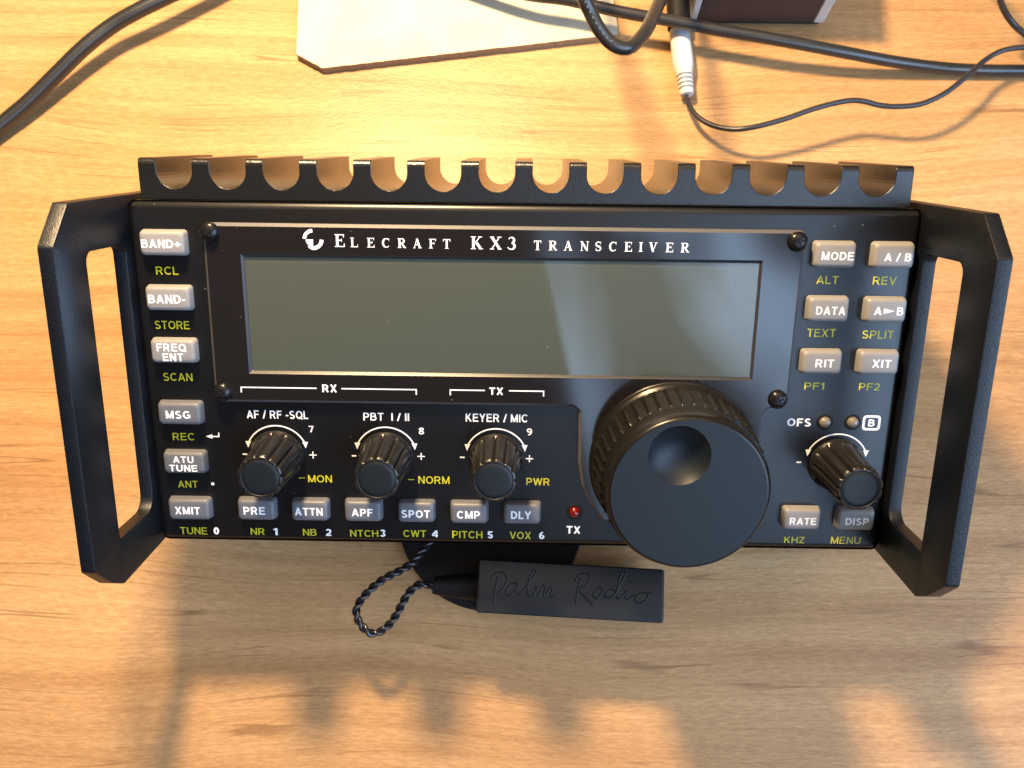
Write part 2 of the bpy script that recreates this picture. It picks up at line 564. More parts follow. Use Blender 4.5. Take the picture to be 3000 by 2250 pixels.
# ------------------------------------------------------------------ lettering
def sans_glyph(ch, t):
    """centre lines of a plain sans capital one unit high drawn with stroke t: (width, strokes)"""
    h = t / 2
    l, b, tp = h, h, 1 - h

    def half(x0, y0, y1, xr):
        ry = (y1 - y0) / 2
        return [(x0, y1)] + arc(xr - ry * .95, (y0 + y1) / 2, ry * .95, ry, 90, -90, 12) + [(x0, y0)]

    def oval(W, a0=0, a1=360, n=30):
        return arc(W / 2, .5, W / 2 - h, .5 - h, a0, a1, n)
    G = {
        'A': (.74, [[(h * .9, 0), (.37, 1 - h * .2)], [(.74 - h * .9, 0), (.37, 1 - h * .2)], [(.17, .30), (.57, .30)]]),
        'B': (.66, [[(l, 0), (l, 1)], half(l, .53, tp, .61 - h), half(l, b, .53, .66 - h)]),
        'C': (.72, [oval(.76, 42, 318)]),
        'D': (.70, [[(l, 0), (l, 1)], [(l, tp), (.28, tp)] + arc(.28, .5, .42 - h, .5 - h, 90, -90, 16) + [(l, b)]]),
        'E': (.62, [[(l, 0), (l, 1)], [(l, tp), (.60, tp)], [(l, .52), (.56, .52)], [(l, b), (.62, b)]]),
        'F': (.57, [[(l, 0), (l, 1)], [(l, tp), (.57, tp)], [(l, .50), (.51, .50)]]),
        'G': (.76, [oval(.78, 45, 322), [(.74 - h, .08), (.74 - h, .46)], [(.42, .45), (.74, .45)]]),
        'H': (.68, [[(l, 0), (l, 1)], [(.68 - h, 0), (.68 - h, 1)], [(l, .52), (.68 - h, .52)]]),
        'I': (t, [[(l, 0), (l, 1)]]),
        'K': (.68, [[(l, 0), (l, 1)], [(l, .36), (.62 - h, 1)], [(.27, .56), (.68 - h, 0)]]),
        'L': (.54, [[(l, 0), (l, 1)], [(l, b), (.54, b)]]),
        'M': (.80, [[(l, 0), (l, 1)], [(.80 - h, 0), (.80 - h, 1)], [(l, 1), (.40, .04)], [(.80 - h, 1), (.40, .04)]]),
        'N': (.68, [[(l, 0), (l, 1)], [(.68 - h, 0), (.68 - h, 1)], [(l, 1), (.68 - h, 0)]]),
        'O': (.78, [oval(.78)]),
        'P': (.63, [[(l, 0), (l, 1)], half(l, .43, tp, .63 - h)]),
        'Q': (.78, [oval(.78), [(.46, .26), (.76, -.04)]]),
        'R': (.70, [[(l, 0), (l, 1)], half(l, .46, tp, .65 - h), [(.38, .46), (.68 - h, 0)]]),
        'S': (.64, [arc(.32, .745 - h * .3, .29 - h, .265 - h * .7, 28, 262, 14) + arc(.32, .265 - h * .1, .32 - h, .265 - h * .9, 82, -152, 14)]),
        'T': (.62, [[(.31, 0), (.31, 1)], [(0, tp), (.62, tp)]]),
        'U': (.68, [[(l, 1), (l, .34)] + arc(.34, .34, .34 - h, .34 - h, 180, 360, 14) + [(.68 - h, 1)]]),
        'V': (.70, [[(h * .9, 1), (.35, h * .2)], [(.70 - h * .9, 1), (.35, h * .2)]]),
        'W': (.98, [[(h * .9, 1), (.26, h * .2)], [(.49, 1 - h * .2), (.26, h * .2)], [(.49, 1 - h * .2), (.72, h * .2)], [(.98 - h * .9, 1), (.72, h * .2)]]),
        'X': (.70, [[(h, 0), (.70 - h, 1)], [(h, 1), (.70 - h, 0)]]),
        'Y': (.68, [[(.34, 0), (.34, .44)], [(.34, .42), (h * .9, 1)], [(.34, .42), (.68 - h * .9, 1)]]),
        'Z': (.62, [[(.02, tp), (.62, tp)], [(.62 - h * 1.3, tp), (h * 1.3, b)], [(0, b), (.62, b)]]),
        '0': (.54, [oval(.54)]),
        '1': (.30, [[(.30 - h, 0), (.30 - h, 1)], [(.30 - h, .95), (.0, .74)]]),
        '2': (.54, [arc(.27, .72, .26 - h * .8, .28 - h, 165, -20, 12) + [(.42, .45), (.05, b + .02)], [(0, b), (.54, b)]]),
        '3': (.54, [arc(.26, .755, .24 - h * .8, .245 - h, 160, -85, 12), arc(.26, .28, .28 - h, .28 - h, 88, -160, 14)]),
        '4': (.56, [[(.42, 0), (.42, 1)], [(.40, .98), (.02, .32)], [(0, .28), (.56, .28)]]),
        '5': (.54, [[(.50, tp), (.12, tp)], [(.13, 1), (.08, .50)], arc(.26, .32, .28 - h, .32 - h, 128, -155, 16)]),
        '6': (.54, [arc(.27, .31, .27 - h, .31 - h, 0, 360, 20), arc(.33, .45, .33 - h, .55 - h, 75, 185, 12)]),
        '7': (.52, [[(0, tp), (.52, tp)], [(.50 - h * .5, tp), (.20, 0)]]),
        '8': (.54, [arc(.27, .76, .25 - h, .24 - h, 0, 360, 18), arc(.27, .27, .27 - h, .27 - h, 0, 360, 18)]),
        '9': (.54, [arc(.27, .69, .27 - h, .31 - h, 0, 360, 20), arc(.21, .55, .33 - h, .55 - h, -105, 5, 12)]),
        '/': (.34, [[(.02, -.02), (.32, 1.02)]]),
        '-': (.30, [[(0, .40), (.30, .40)]]),
        '+': (.60, [[(.30, .15), (.30, .75)], [(0, .45), (.60, .45)]]),
        ' ': (.22, []),
    }
    return G[ch]


def put_text(bm, s, cx, cy, w, h, z, bold=0.0):
    """lay string s in the box centred on cx, cy (w x h mm) at height z"""
    t = 0.125 + bold
    x = 0.0
    items = []
    for ch in s:
        W, st = sans_glyph(ch, t)
        items += [[(px + x, py) for px, py in p] for p in st]
        x += W + 0.13
    total = x - 0.13
    if s == '+':
        items = [[(px / .6 * 1.0, (py - .15) / .6) for px, py in p] for p in items]
        total = 1.0
    k0 = len(bm.verts)
    for k, p in enumerate(items):
        ribbon(bm, p, t, (k % 5) * 0.006)
    bm.verts.ensure_lookup_table()
    for v in list(bm.verts)[k0:]:
        ux, uy, uz = v.co / MM
        v.co = Vector((cx + (ux / total - .5) * w, cy + (uy - .5) * h, z + uz)) * MM


def poly(bm, pts, z, off=(0, 0, 0)):
    f = bm.faces.new([bm.verts.new(((p[0] + off[0]) * MM, (p[1] + off[1]) * MM, (z + off[2]) * MM)) for p in ccw(pts)])
    return f


def ribbon(bm, pts, w, z, off=(0, 0, 0)):
    """flat stroke along pts, w a width or a list of widths"""
    n = len(pts)
    W = w if isinstance(w, (list, tuple)) else [w] * n
    L, Rr = [], []
    for i in range(n):
        a = Vector(pts[max(i - 1, 0)])
        c = Vector(pts[min(i + 1, n - 1)])
        d = (c - a).normalized()
        nn = Vector((-d.y, d.x)) * W[i] / 2
        p = Vector(pts[i])
        L.append(bm.verts.new(((p.x + nn.x + off[0]) * MM, (p.y + nn.y + off[1]) * MM, (z + off[2]) * MM)))
        Rr.append(bm.verts.new(((p.x - nn.x + off[0]) * MM, (p.y - nn.y + off[1]) * MM, (z + off[2]) * MM)))
    for i in range(n - 1):
        bm.faces.new((L[i], Rr[i], Rr[i + 1], L[i + 1]))


def arc(cx, cy, rx, ry, a0, a1, n=14):
    return [(cx + rx * math.cos(R(a0 + (a1 - a0) * i / n)), cy + ry * math.sin(R(a0 + (a1 - a0) * i / n))) for i in range(n + 1)]


TK, TN, SE = 0.20, 0.075, 0.06     # thick, thin and serif strokes of the roman capitals


def serif_letter(ch):
    """strokes of a roman capital in a box one unit high: list of (points, width)"""
    S = []

    def stem(x, w=TK, y0=0.0, y1=1.0, s0=True, s1=True, e=0.11):
        S.append(([(x, y0), (x, y1)], w))
        if s0:
            S.append(([(x - w / 2 - e, y0 + SE / 2), (x + w / 2 + e, y0 + SE / 2)], SE))
        if s1:
            S.append(([(x - w / 2 - e, y1 - SE / 2), (x + w / 2 + e, y1 - SE / 2)], SE))

    def bar(x0, x1, y, w=TN):
        S.append(([(x0, y), (x1, y)], w))
    if ch in 'EFL':
        stem(0.2)
        if ch in 'EF':
            bar(0.2, 0.74, 1 - TN / 2)
            S.append(([(0.72, 1.0), (0.72, 0.74)], [0.10, 0.03]))
            bar(0.2, 0.55, 0.53)
            S.append(([(0.55, 0.66), (0.55, 0.40)], 0.05))
        if ch in 'EL':
            bar(0.2, 0.76, TN / 2)
            S.append(([(0.75, 0.0), (0.77, 0.30)], [0.10, 0.03]))
    elif ch == 'I':
        stem(0.2)
    elif ch == 'T':
        stem(0.40, s1=False)
        bar(0.02, 0.78, 1 - TN / 2)
        S.append(([(0.05, 1.0), (0.04, 0.72)], [0.10, 0.03]))
        S.append(([(0.75, 1.0), (0.76, 0.72)], [0.10, 0.03]))
    elif ch == 'R':
        stem(0.2)
        p = [(0.2, 0.965)] + arc(0.48, 0.75, 0.20, 0.215, 90, -90, 10) + [(0.2, 0.535)]
        S.append((p, [TN] + [TN + 0.11 * math.sin(math.pi * i / 10) for i in range(11)] + [TN]))
        S.append(([(0.40, 0.53), (0.76, 0.03)], TK * 0.9))
        bar(0.66, 0.92, SE / 2, SE)
    elif ch == 'K':
        stem(0.2)
        S.append(([(0.26, 0.42), (0.74, 0.97)], TN))
        S.append(([(0.40, 0.57), (0.80, 0.03)], TK))
        bar(0.58, 0.90, 1 - SE / 2, SE)
        bar(0.64, 0.98, SE / 2, SE)
    elif ch == 'A':
        S.append(([(0.44, 0.98), (0.14, 0.03)], TN))
        S.append(([(0.42, 1.0), (0.76, 0.03)], TK))
        bar(0.22, 0.62, 0.34)
        bar(0.0, 0.28, SE / 2, SE)
        bar(0.58, 0.95, SE / 2, SE)
    elif ch == 'V':
        S.append(([(0.42, 0.02), (0.76, 0.97)], TN))
        S.append(([(0.46, 0.0), (0.16, 0.97)], TK))
        bar(-0.02, 0.36, 1 - SE / 2, SE)
        bar(0.62, 0.90, 1 - SE / 2, SE)
    elif ch == 'X':
        S.append(([(0.14, 0.97), (0.78, 0.03)], TK))
        S.append(([(0.14, 0.03), (0.74, 0.97)], TN))
        for x0, y in ((-0.02, 1 - SE / 2), (0.58, 1 - SE / 2), (-0.02, SE / 2), (0.60, SE / 2)):
            bar(x0, x0 + 0.34, y, SE)
    elif ch == 'N':
        S.append(([(0.17, 0.02), (0.17, 0.97)], TN))
        S.append(([(0.78, 0.0), (0.78, 0.97)], TN))
        S.append(([(0.14, 0.98), (0.76, 0.03)], TK))
        bar(0.02, 0.32, SE / 2, SE)
        bar(0.64, 0.92, 1 - SE / 2, SE)
        bar(-0.02, 0.20, 1 - SE / 2, SE)
    elif ch == 'C':
        p = arc(0.46, 0.5, 0.36, 0.46, 48, 318, 20)
        S.append((p, [TN + (TK - TN) * max(0, -math.cos(R(48 + 270 * i / 20))) ** 0.8 for i in range(21)]))
        S.append(([(0.74, 0.98), (0.74, 0.68)], [0.05, 0.03]))
    elif ch == 'S':
        p = arc(0.38, 0.735, 0.24, 0.225, 35, 260, 12) + arc(0.38, 0.265, 0.26, 0.225, 80, -145, 12)
        w = []
        for i in range(26):
            w.append(TN + (TK - TN) * math.exp(-((i - 12.5) / 6.0) ** 2))
        S.append((p, w))
        S.append(([(0.62, 0.99), (0.62, 0.70)], [0.05, 0.03]))
        S.append(([(0.13, 0.01), (0.13, 0.32)], [0.05, 0.03]))
    elif ch == '3':
        p = arc(0.34, 0.75, 0.22, 0.215, 160, -80, 12)
        S.append((p, [TN + 0.10 * max(0, math.cos(R(160 - 240 * i / 12))) for i in range(13)]))
        p = arc(0.32, 0.28, 0.28, 0.25, 80, -160, 12)
        S.append((p, [TN + 0.12 * max(0, math.cos(R(80 - 240 * i / 12))) for i in range(13)]))
    return S


# ------------------------------------------------------------------ the setting
finish(box_bm(-900, 900, -450, 650, -25, 0, 1.5, 2), 'desk_top', M_WOOD, kind='structure', label='brown wood-grain desk top under the radio')

# ------------------------------------------------------------------ the transceiver
TILT = R(28)
O = (0.0, 44.2 + 6 * math.sin(TILT), 43.0 + 6 * math.cos(TILT))   # panel centre seen from the foot line
radio = empty('radio_transceiver', (0, -18.85 * MM, 0), (TILT, 0, 0),
              label='black radio transceiver with grey buttons, knobs and a blank display, propped up on the desk',
              category='radio transceiver')
XL, XR = -94.0, 95.2
YT = 44.2


def part(bm, name, m, parent=radio, smooth=False, angle=None, **props):
    """geometry given about the panel centre; moved to the thing's base"""
    bmesh.ops.translate(bm, verts=bm.verts, vec=Vector(O) * MM)
    return finish(bm, name, m, parent, smooth, angle, **props)


case = part(box_bm(XL + .3, XR - .3, -YT + .3, YT - .3, -43, -2.6, 0.8), 'case', M_PANEL)
panel = part(box_bm(XL, XR, -YT, YT, -2.5, 0, 1.9, 5), 'front_panel', M_PANEL, smooth=True, angle=40)

# tilt feet
for sx in (-62, 62):
    part(box_bm(sx - 9, sx + 9, -YT - 1.2, -YT + 6, -46.6, -42.9, 0.8), 'rubber_foot', M_RUBBER)

for sx in (-72, 72):
    bm = bmesh.new()
    a_ = Vector((sx, 30, -43.2))
    tube(bm, [a_, a_ + Vector((0, -math.sin(TILT), -math.cos(TILT))) * 40.6], 2.6, 14)
    part(bm, 'tilt_leg', M_RUBBER)

# finned heatsink along the top
P0, PITCH, NG = -91.2, 12.83, 14
prongw = (92.6 - P0 - NG * PITCH)
top_y, gr_y, base_y = 54.0, 46.8, YT + .05
out = [(P0, base_y)]
loop = [(92.6, base_y), (92.6, top_y)]
gw = PITCH - prongw - 0.6
pts = []
for k in range(NG):
    gc = P0 + prongw + (PITCH - prongw) / 2 + k * PITCH
    r_ = (PITCH - prongw) / 2
    side = [top_y]
    seq = [(gc - r_, y_) for y_ in side] + [(gc - r_, gr_y + r_)]
    seq += [(gc + r_ * math.cos(R(a)), gr_y + r_ + r_ * math.sin(R(a))) for a in range(190, 351, 10)]
    seq += [(gc + r_, gr_y + r_)] + [(gc + r_, y_) for y_ in reversed(side)]
    pts += seq
outline = [(P0, base_y), (92.6, base_y)] + [(92.6, top_y)]
outline += list(reversed(pts))
outline += [(P0, top_y)]
hs = plate(outline, [], -42, -2.0, 0.12, seg=1)
for dy in (1.4, 0.9, 0.5, 0.25, 0.1):
    bmesh.ops.bisect_plane(hs, geom=hs.verts[:] + hs.edges[:] + hs.faces[:], plane_co=(0, (top_y - dy) * MM, 0), plane_no=(0, 1, 0))
for v in hs.verts:                                  # roll the top edge of every fin backwards
    x_, y_, z_ = v.co / MM
    if z_ > -3.0 and y_ > top_y - 1.4:
        q = min(1.0, (y_ - (top_y - 1.4)) / 1.4)
        v.co.z -= (1.4 * (1 - math.sqrt(max(0.0, 1 - q * q)))) * MM
part(hs, 'heatsink', M_SINK)

# side plates with the handle openings: outline in (y, z)
hp = [(45.4, -43.5), (45.4, 27.0), (37.1, 35.0), (-35.5, 35.0), (-42.0, 27.8), (-45.0, 22.4), (-45.0, -43.5)]
hp = fillet(hp, [1, 1.2, 1.5, 1.5, 1.5, 1.5, 1])
slot = fillet([(34.0, 2.6), (34.4, 21.9), (-33.5, 21.9), (-34.0, 2.6)], [2.5, 2.5, 0.8, 4.0], 6)
for s, x0, lab in ((-1, XL - .05, None), (1, XR + .05, None)):
    part(plate(hp, [slot], 0, 3.2, 0.35, conv=lambda a, b, t, s=s, x0=x0: (x0 + s * (3.2 - t), a, b), seg=2),
         'side_handle', M_METAL, smooth=True, angle=35)

# clear-edged display overlay
BZ = 1.5
bez = [(-75.9, 39.2), (-76.2, -5.4), (13.6, -5.3), (15.3, -6.7), (15.5, -20.3), (16.6, -26.7), (19.0, -31.8), (22.5, -36.5),
       (40.0, -36.5), (61.3, -17), (61.2, -7.4), (62.2, -5.4), (66.0, -4.7), (67.4, -3.0), (67.7, 39.0)]
bez = fillet(bez, [1.5, 1.5, 1.6, 1.2, 3, 3, 3, 1, 1, 1, 1.5, 1.5, 1.5, 1.2, 1.5], 5)
lcd = [(-66.3, 31.1), (-66.3, 2.9), (57.2, 2.9), (57.2, 31.1)]
bezel = part(plate(bez, [lcd], 0.02, BZ, 0.75, edge_mat=1, hole_mat=2), 'display_bezel', [M_BEZEL, M_EDGE, M_HOLE])
bm = bmesh.new()
poly(bm, [(-66.3, 31.1), (-66.3, 2.9), (57.2, 2.9), (57.2, 31.1)], 0.85)
part(bm, 'display_screen', M_LCD)
bm = bmesh.new()
poly(bm, inset_loop(ccw(lcd), -0.02), BZ - 0.10)
part(bm, 'display_window', M_PANE)

# four cross-head screws in the overlay's corners
for sx, sy in ((-74.05, 37.1), (65.7, 36.4), (-74.0, -2.6), (64.6, -2.6)):
    prof = [(2.35, 0.0, 0), (2.4, 0.35, 0), (2.2, 0.9, 0), (1.75, 1.35, 0), (1.1, 1.6, 0), (0.5, 1.68, 0)]
    bm = lathe(prof, 32)
    bmesh.ops.translate(bm, verts=bm.verts, vec=Vector((sx, sy, BZ)) * MM)
    sc_o = part(bm, 'screw', M_SCREW, smooth=True, angle=50)
    bm = bmesh.new()
    a = R(random.uniform(20, 70))
    for q in (a, a + math.pi / 2):
        c, s_ = math.cos(q), math.sin(q)
        quad = [(-1.15, -.26), (1.15, -.26), (1.15, .26), (-1.15, .26)]
        poly(bm, [(sx + u * c - v * s_, sy + u * s_ + v * c) for u, v in quad], BZ + 1.72 + (0.01 if q == a else 0))
    part(bm, 'cross_recess', M_DISC, parent=sc_o)

# brand line along the top of the overlay
bm = bmesh.new()
ZT = BZ + 0.03
HDR = [('E', -43.08, 33.84, 1), ('L', -39.64, 33.83, 0), ('E', -35.65, 33.81, 0), ('C', -31.99, 33.80, 0), ('R', -28.19, 33.78, 0),
       ('A', -24.49, 33.77, 0), ('F', -20.91, 33.76, 0), ('T', -17.48, 33.74, 0), ('K', -10.28, 33.71, 1), ('X', -5.78, 33.70, 1),
       ('3', -2.10, 33.68, 1), ('T', 4.17, 33.66, 0), ('R', 7.85, 33.64, 0), ('A', 11.46, 33.63, 0), ('N', 15.32, 33.61, 0),
       ('S', 18.63, 33.60, 0), ('C', 22.12, 33.58, 0), ('E', 25.72, 33.57, 0), ('I', 28.73, 33.56, 0), ('V', 31.64, 33.55, 0),
       ('E', 35.50, 33.53, 0), ('R', 39.25, 33.52, 0)]
for ch, x, y, big in HDR:
    h = 3.0 if big else 2.25
    S = serif_letter(ch)
    xs = [p[0] for s_ in S for p in s_[0]]
    mid = (min(xs) + max(xs)) / 2
    for k, (pp, w) in enumerate(S):
        W = [q * h for q in w] if isinstance(w, (list, tuple)) else w * h
        ribbon(bm, [(x + (px - mid) * h * 0.98, y + py * h) for px, py in pp], W, ZT + 0.012 * k)
part(bm, 'brand_lettering', M_WHITE, parent=bezel)
bm = bmesh.new()
lx, ly, lr = -49.4, 35.55, 2.45
ribbon(bm, arc(lx, ly, lr * .84, lr * .84, 92, 176, 12), [lr * .34] * 13, ZT)
ribbon(bm, arc(lx, ly, lr * .84, lr * .84, 232, 358, 16), [lr * .10 + lr * .26 * min(1, i / 4) for i in range(17)], ZT)
poly(bm, [(lx, ly)] + arc(lx, ly, lr * .72, lr * .72, 182, 268, 10), ZT + .01)
part(bm, 'brand_emblem', M_WHITE, parent=bezel)

# RX / TX brackets printed on the overlay
for (xa, xb, xc, xd, y) in ((-69.5, -50.4, -44.2, -25.3, -1.40), (-17.1, -8.3, -2.3, 6.5, -1.36)):
    bm = bmesh.new()
    for k, (x0, x1, tick) in enumerate(((xa, xb, xa), (xc, xd, xd))):
        poly(bm, [(x0, y - .16), (x1, y - .16), (x1, y + .16), (x0, y + .16)], ZT)
        t = tick + (.16 if k == 0 else -.16)
        poly(bm, [(t - .16, y - 1.35), (t + .16, y - 1.35), (t + .16, y - .17), (t - .16, y - .17)], ZT)
    part(bm, 'bracket_line', M_WHITE, parent=bezel)

# printed legends
TXT = [('RCL', -85.73, 27.41, 5.47, 1.95, 'y'), ('STORE', -85.78, 13.95, 8.63, 2.03, 'y'), ('SCAN', -85.62, 0.63, 7.42, 2.02, 'y'),
       ('REC', -85.59, -15.21, 5.66, 1.97, 'y'), ('ANT', -85.69, -28.30, 5.13, 1.90, 'y'), ('TUNE', -85.32, -41.50, 7.18, 2.00, 'y'),
       ('0', -79.33, -41.43, 1.43, 2.03, 'b'), ('NR', -68.35, -41.43, 3.76, 1.91, 'y'), ('1', -63.54, -41.41, 0.95, 2.00, 'b'),
       ('NB', -54.57, -41.43, 3.59, 1.93, 'y'), ('2', -49.60, -41.38, 1.43, 2.00, 'b'), ('NTCH', -40.16, -41.50, 7.42, 1.91, 'y'),
       ('3', -35.24, -41.36, 1.43, 2.07, 'b'), ('CWT', -26.80, -41.34, 5.99, 1.96, 'y'), ('4', -21.43, -41.33, 1.50, 1.93, 'b'),
       ('PITCH', -12.92, -41.40, 7.94, 2.05, 'y'), ('5', -6.86, -41.35, 1.34, 2.06, 'b'), ('VOX', 1.07, -41.38, 5.56, 2.05, 'y'),
       ('6', 6.69, -41.32, 1.38, 2.06, 'b'), ('AF / RF -SQL', -61.10, -8.93, 15.63, 2.14, 'w'), ('7', -52.71, -12.67, 1.19, 1.69, 'w'),
       ('MON', -51.11, -26.24, 6.21, 1.98, 'y'), ('PBT  I / II', -33.42, -9.11, 11.66, 2.06, 'w'), ('8', -24.55, -12.78, 1.37, 1.82, 'w'),
       ('NORM', -21.52, -26.11, 8.08, 2.05, 'y'), ('KEYER / MIC', -5.34, -8.99, 15.77, 2.15, 'w'), ('9', 2.98, -12.57, 1.38, 1.83, 'w'),
       ('PWR', 5.44, -26.15, 6.07, 2.00, 'y'), ('TX', 14.97, -39.53, 3.64, 2.15, 'b'), ('OFS', 71.02, -9.02, 5.99, 2.10, 'b'),
       ('KHZ', 72.99, -41.44, 5.32, 1.80, 'y'), ('MENU', 86.40, -41.32, 7.75, 2.00, 'y'), ('ALT', 74.28, 27.15, 5.30, 1.90, 'y'),
       ('REV', 87.98, 27.15, 5.61, 1.95, 'y'), ('TEXT', 74.19, 14.10, 6.96, 2.00, 'y'), ('SPLIT', 88.01, 13.87, 7.73, 1.99, 'y'),
       ('PF1', 73.84, 0.54, 4.93, 1.80, 'y'), ('PF2', 87.52, 0.56, 5.13, 1.83, 'y'), ('B', 89.21, -8.9, 1.62, 1.90, 'b'),
       ('+', -52.59, -19.71, 1.9, 1.9, 'w'), ('+', -24.72, -19.66, 1.9, 1.9, 'w'), ('+', 3.11, -19.86, 1.9, 1.9, 'w')]
for s_, x, y, w, h, k in TXT:
    bm = bmesh.new()
    put_text(bm, s_, x, y, w, h, 0.04, 0.065 if k == 'b' else (0.03 if k == 'w' else 0.01))
    part(bm, 'printed_legend', M_YELLOW if k == 'y' else M_WHITE, parent=panel)
for s_, x, y, w, h in (('RX', -47.16, -1.37, 3.67, 1.99), ('TX', -5.48, -1.50, 3.47, 1.89)):
    bm = bmesh.new()
    put_text(bm, s_, x, y, w, h, ZT, 0.065)
    part(bm, 'printed_legend', M_WHITE, parent=bezel)
for x in (-70.18, -42.0, -14.13, 72.01):
    bm = bmesh.new()
    poly(bm, [(x - .6, -19.95), (x + .6, -19.95), (x + .6, -19.55), (x - .6, -19.55)], 0.04)
    part(bm, 'minus_mark', M_WHITE, parent=panel)
for xa, xb in ((-56.6, -55.0), (-28.2, -26.6)):
    bm = bmesh.new()
    poly(bm, [(xa, -26.2), (xb, -26.2), (xb, -25.95), (xa, -25.95)], 0.04)
    part(bm, 'dash_mark', M_YELLOW, parent=panel)
bm = bmesh.new()                                   # return arrow
poly(bm, [(-79.85, -15.05), (-78.2, -15.65), (-78.2, -14.45)], 0.04)
poly(bm, [(-78.2, -15.2), (-76.35, -15.2), (-76.35, -14.9), (-78.2, -14.9)], 0.044)
poly(bm, [(-76.65, -14.9), (-76.35, -14.9), (-76.35, -14.0), (-76.65, -14.0)], 0.04)
part(bm, 'return_arrow', M_WHITE, parent=panel)
bm = bmesh.new()
poly(bm, arc(-79.17, -28.09, .42, .42, 0, 345, 23), 0.04)
part(bm, 'decimal_dot', M_WHITE, parent=panel)
bm = plate(fillet([(86.95, -6.9), (91.45, -6.9), (91.45, -10.9), (86.95, -10.9)], .9),
           [fillet([(87.55, -7.5), (90.85, -7.5), (90.85, -10.3), (87.55, -10.3)], .5)], 0.02, 0.04)
part(bm, 'box_outline', M_WHITE, parent=panel)

# push buttons
BTN = [('BAND+', -85.51, 34.26, 11.24, 6.26, 0), ('BAND-', -85.4, 20.90, 11.3, 6.30, 0), ('FREQ ENT', -85.4, 7.71, 11.4, 6.31, 0),
       ('MSG', -85.3, -8.46, 11.26, 6.20, 1), ('ATU TUNE', -85.3, -21.65, 11.06, 6.15, 1), ('XMIT', -85.2, -34.6, 11.16, 6.13, 1),
       ('PRE', -67.65, -34.44, 10.05, 6.05, 1), ('ATTN', -53.75, -34.44, 9.96, 6.05, 1), ('APF', -39.88, -34.4, 9.93, 6.08, 1),
       ('SPOT', -26.08, -34.43, 9.85, 6.07, 1), ('CMP', -12.35, -34.5, 10.0, 6.08, 1), ('DLY', 1.40, -34.4, 10.0, 6.05, 1),
       ('MODE', 74.80, 33.4, 10.15, 6.4, 0), ('A/B', 88.65, 33.4, 10.1, 6.4, 0), ('DATA', 74.61, 20.25, 10.15, 6.34, 0),
       ('A>B', 88.45, 20.22, 10.12, 6.33, 0), ('RIT', 74.45, 7.09, 10.10, 6.3, 0), ('XIT', 88.3, 7.11, 10.15, 6.33, 0),
       ('RATE', 73.7, -34.70, 9.9, 6.2, 0), ('DISP', 87.55, -34.64, 9.9, 6.2, 0)]
BT = [('BAND+', 'BAND+', -85.63, 34.16, 9.43, 1.98), ('BAND-', 'BAND-', -85.53, 20.83, 9.03, 2.1), ('FREQ ENT', 'FREQ', -85.56, 8.79, 7.27, 1.96),
      ('FREQ ENT', 'ENT', -85.37, 6.33, 5.06, 1.97), ('MSG', 'MSG', -85.50, -8.58, 6.26, 2.04), ('ATU TUNE', 'ATU', -85.30, -20.61, 5.27, 1.80),
      ('ATU TUNE', 'TUNE', -85.47, -22.94, 7.20, 1.81), ('XMIT', 'XMIT', -85.49, -34.70, 6.53, 2.09), ('PRE', 'PRE', -68.06, -34.45, 5.63, 2.16),
      ('ATTN', 'ATTN', -53.89, -34.47, 7.23, 2.16), ('APF', 'APF', -39.99, -34.49, 5.50, 2.1), ('SPOT', 'SPOT', -26.15, -34.65, 7.41, 2.12),
      ('CMP', 'CMP', -12.45, -34.67, 6.00, 2.16), ('DLY', 'DLY', 1.13, -34.53, 5.18, 2.17), ('RATE', 'RATE', 73.86, -35.04, 6.79, 1.94),
      ('DISP', 'DISP', 87.76, -34.88, 5.93, 1.94), ('MODE', 'MODE', 75.25, 33.21, 7.60, 1.97), ('A/B', 'A / B', 89.45, 33.09, 6.36, 1.90),
      ('DATA', 'DATA', 75.01, 20.07, 7.03, 2.00), ('RIT', 'RIT', 74.97, 6.98, 4.56, 2.02), ('XIT', 'XIT', 88.86, 7.09, 4.62, 2.02),
      ('A>B', 'A', 86.35, 20.14, 1.85, 1.99), ('A>B', 'B', 91.65, 20.14, 1.6, 1.99)]
BH = 2.4


def rrect(w, h, r, n=5):
    return fillet([(w / 2, h / 2), (-w / 2, h / 2), (-w / 2, -h / 2), (w / 2, -h / 2)], r, n)


for nm, x, y, w, h, dark in BTN:
    bm = bmesh.new()
    rings = []
    for z, ins, r in ((0.02, 0, .9), (1.5, .22, .9), (2.05, .42, 1.0), (2.3, .72, 1.0), (BH, 1.15, 1.0)):
        rings.append([bm.verts.new(((x + p[0]) * MM, (y + p[1]) * MM, z * MM)) for p in rrect(w - 2 * ins, h - 2 * ins, r)])
    for A, B in zip(rings, rings[1:]):
        for i in range(len(A)):
            bm.faces.new((A[i], A[(i + 1) % len(A)], B[(i + 1) % len(A)], B[i]))
    bm.faces.new(rings[-1])
    say = nm.replace('A>B', 'A and B with an arrow').replace('A/B', 'A / B')
    b_o = part(bm, 'push_button', M_DARKBTN if dark else M_LIGHTBTN, smooth=True, angle=60,
               label=('slate grey' if dark else 'light grey') + ' button marked ' + say)
    bm = bmesh.new()
    for k, s_, tx, ty, tw, th_ in BT:
        if k == nm:
            put_text(bm, s_, tx, ty, tw, th_, BH + 0.03, 0.055)
    if nm == 'A>B':
        poly(bm, [(87.7, 19.45), (90.3, 20.14), (87.7, 20.83)], BH + 0.03)
    part(bm, 'button_legend', M_WHITE, parent=b_o)


# small fluted knobs with their printed arcs
def flute(ph, f):
    return -f * max(0.0, math.cos(12 * ph)) ** 3


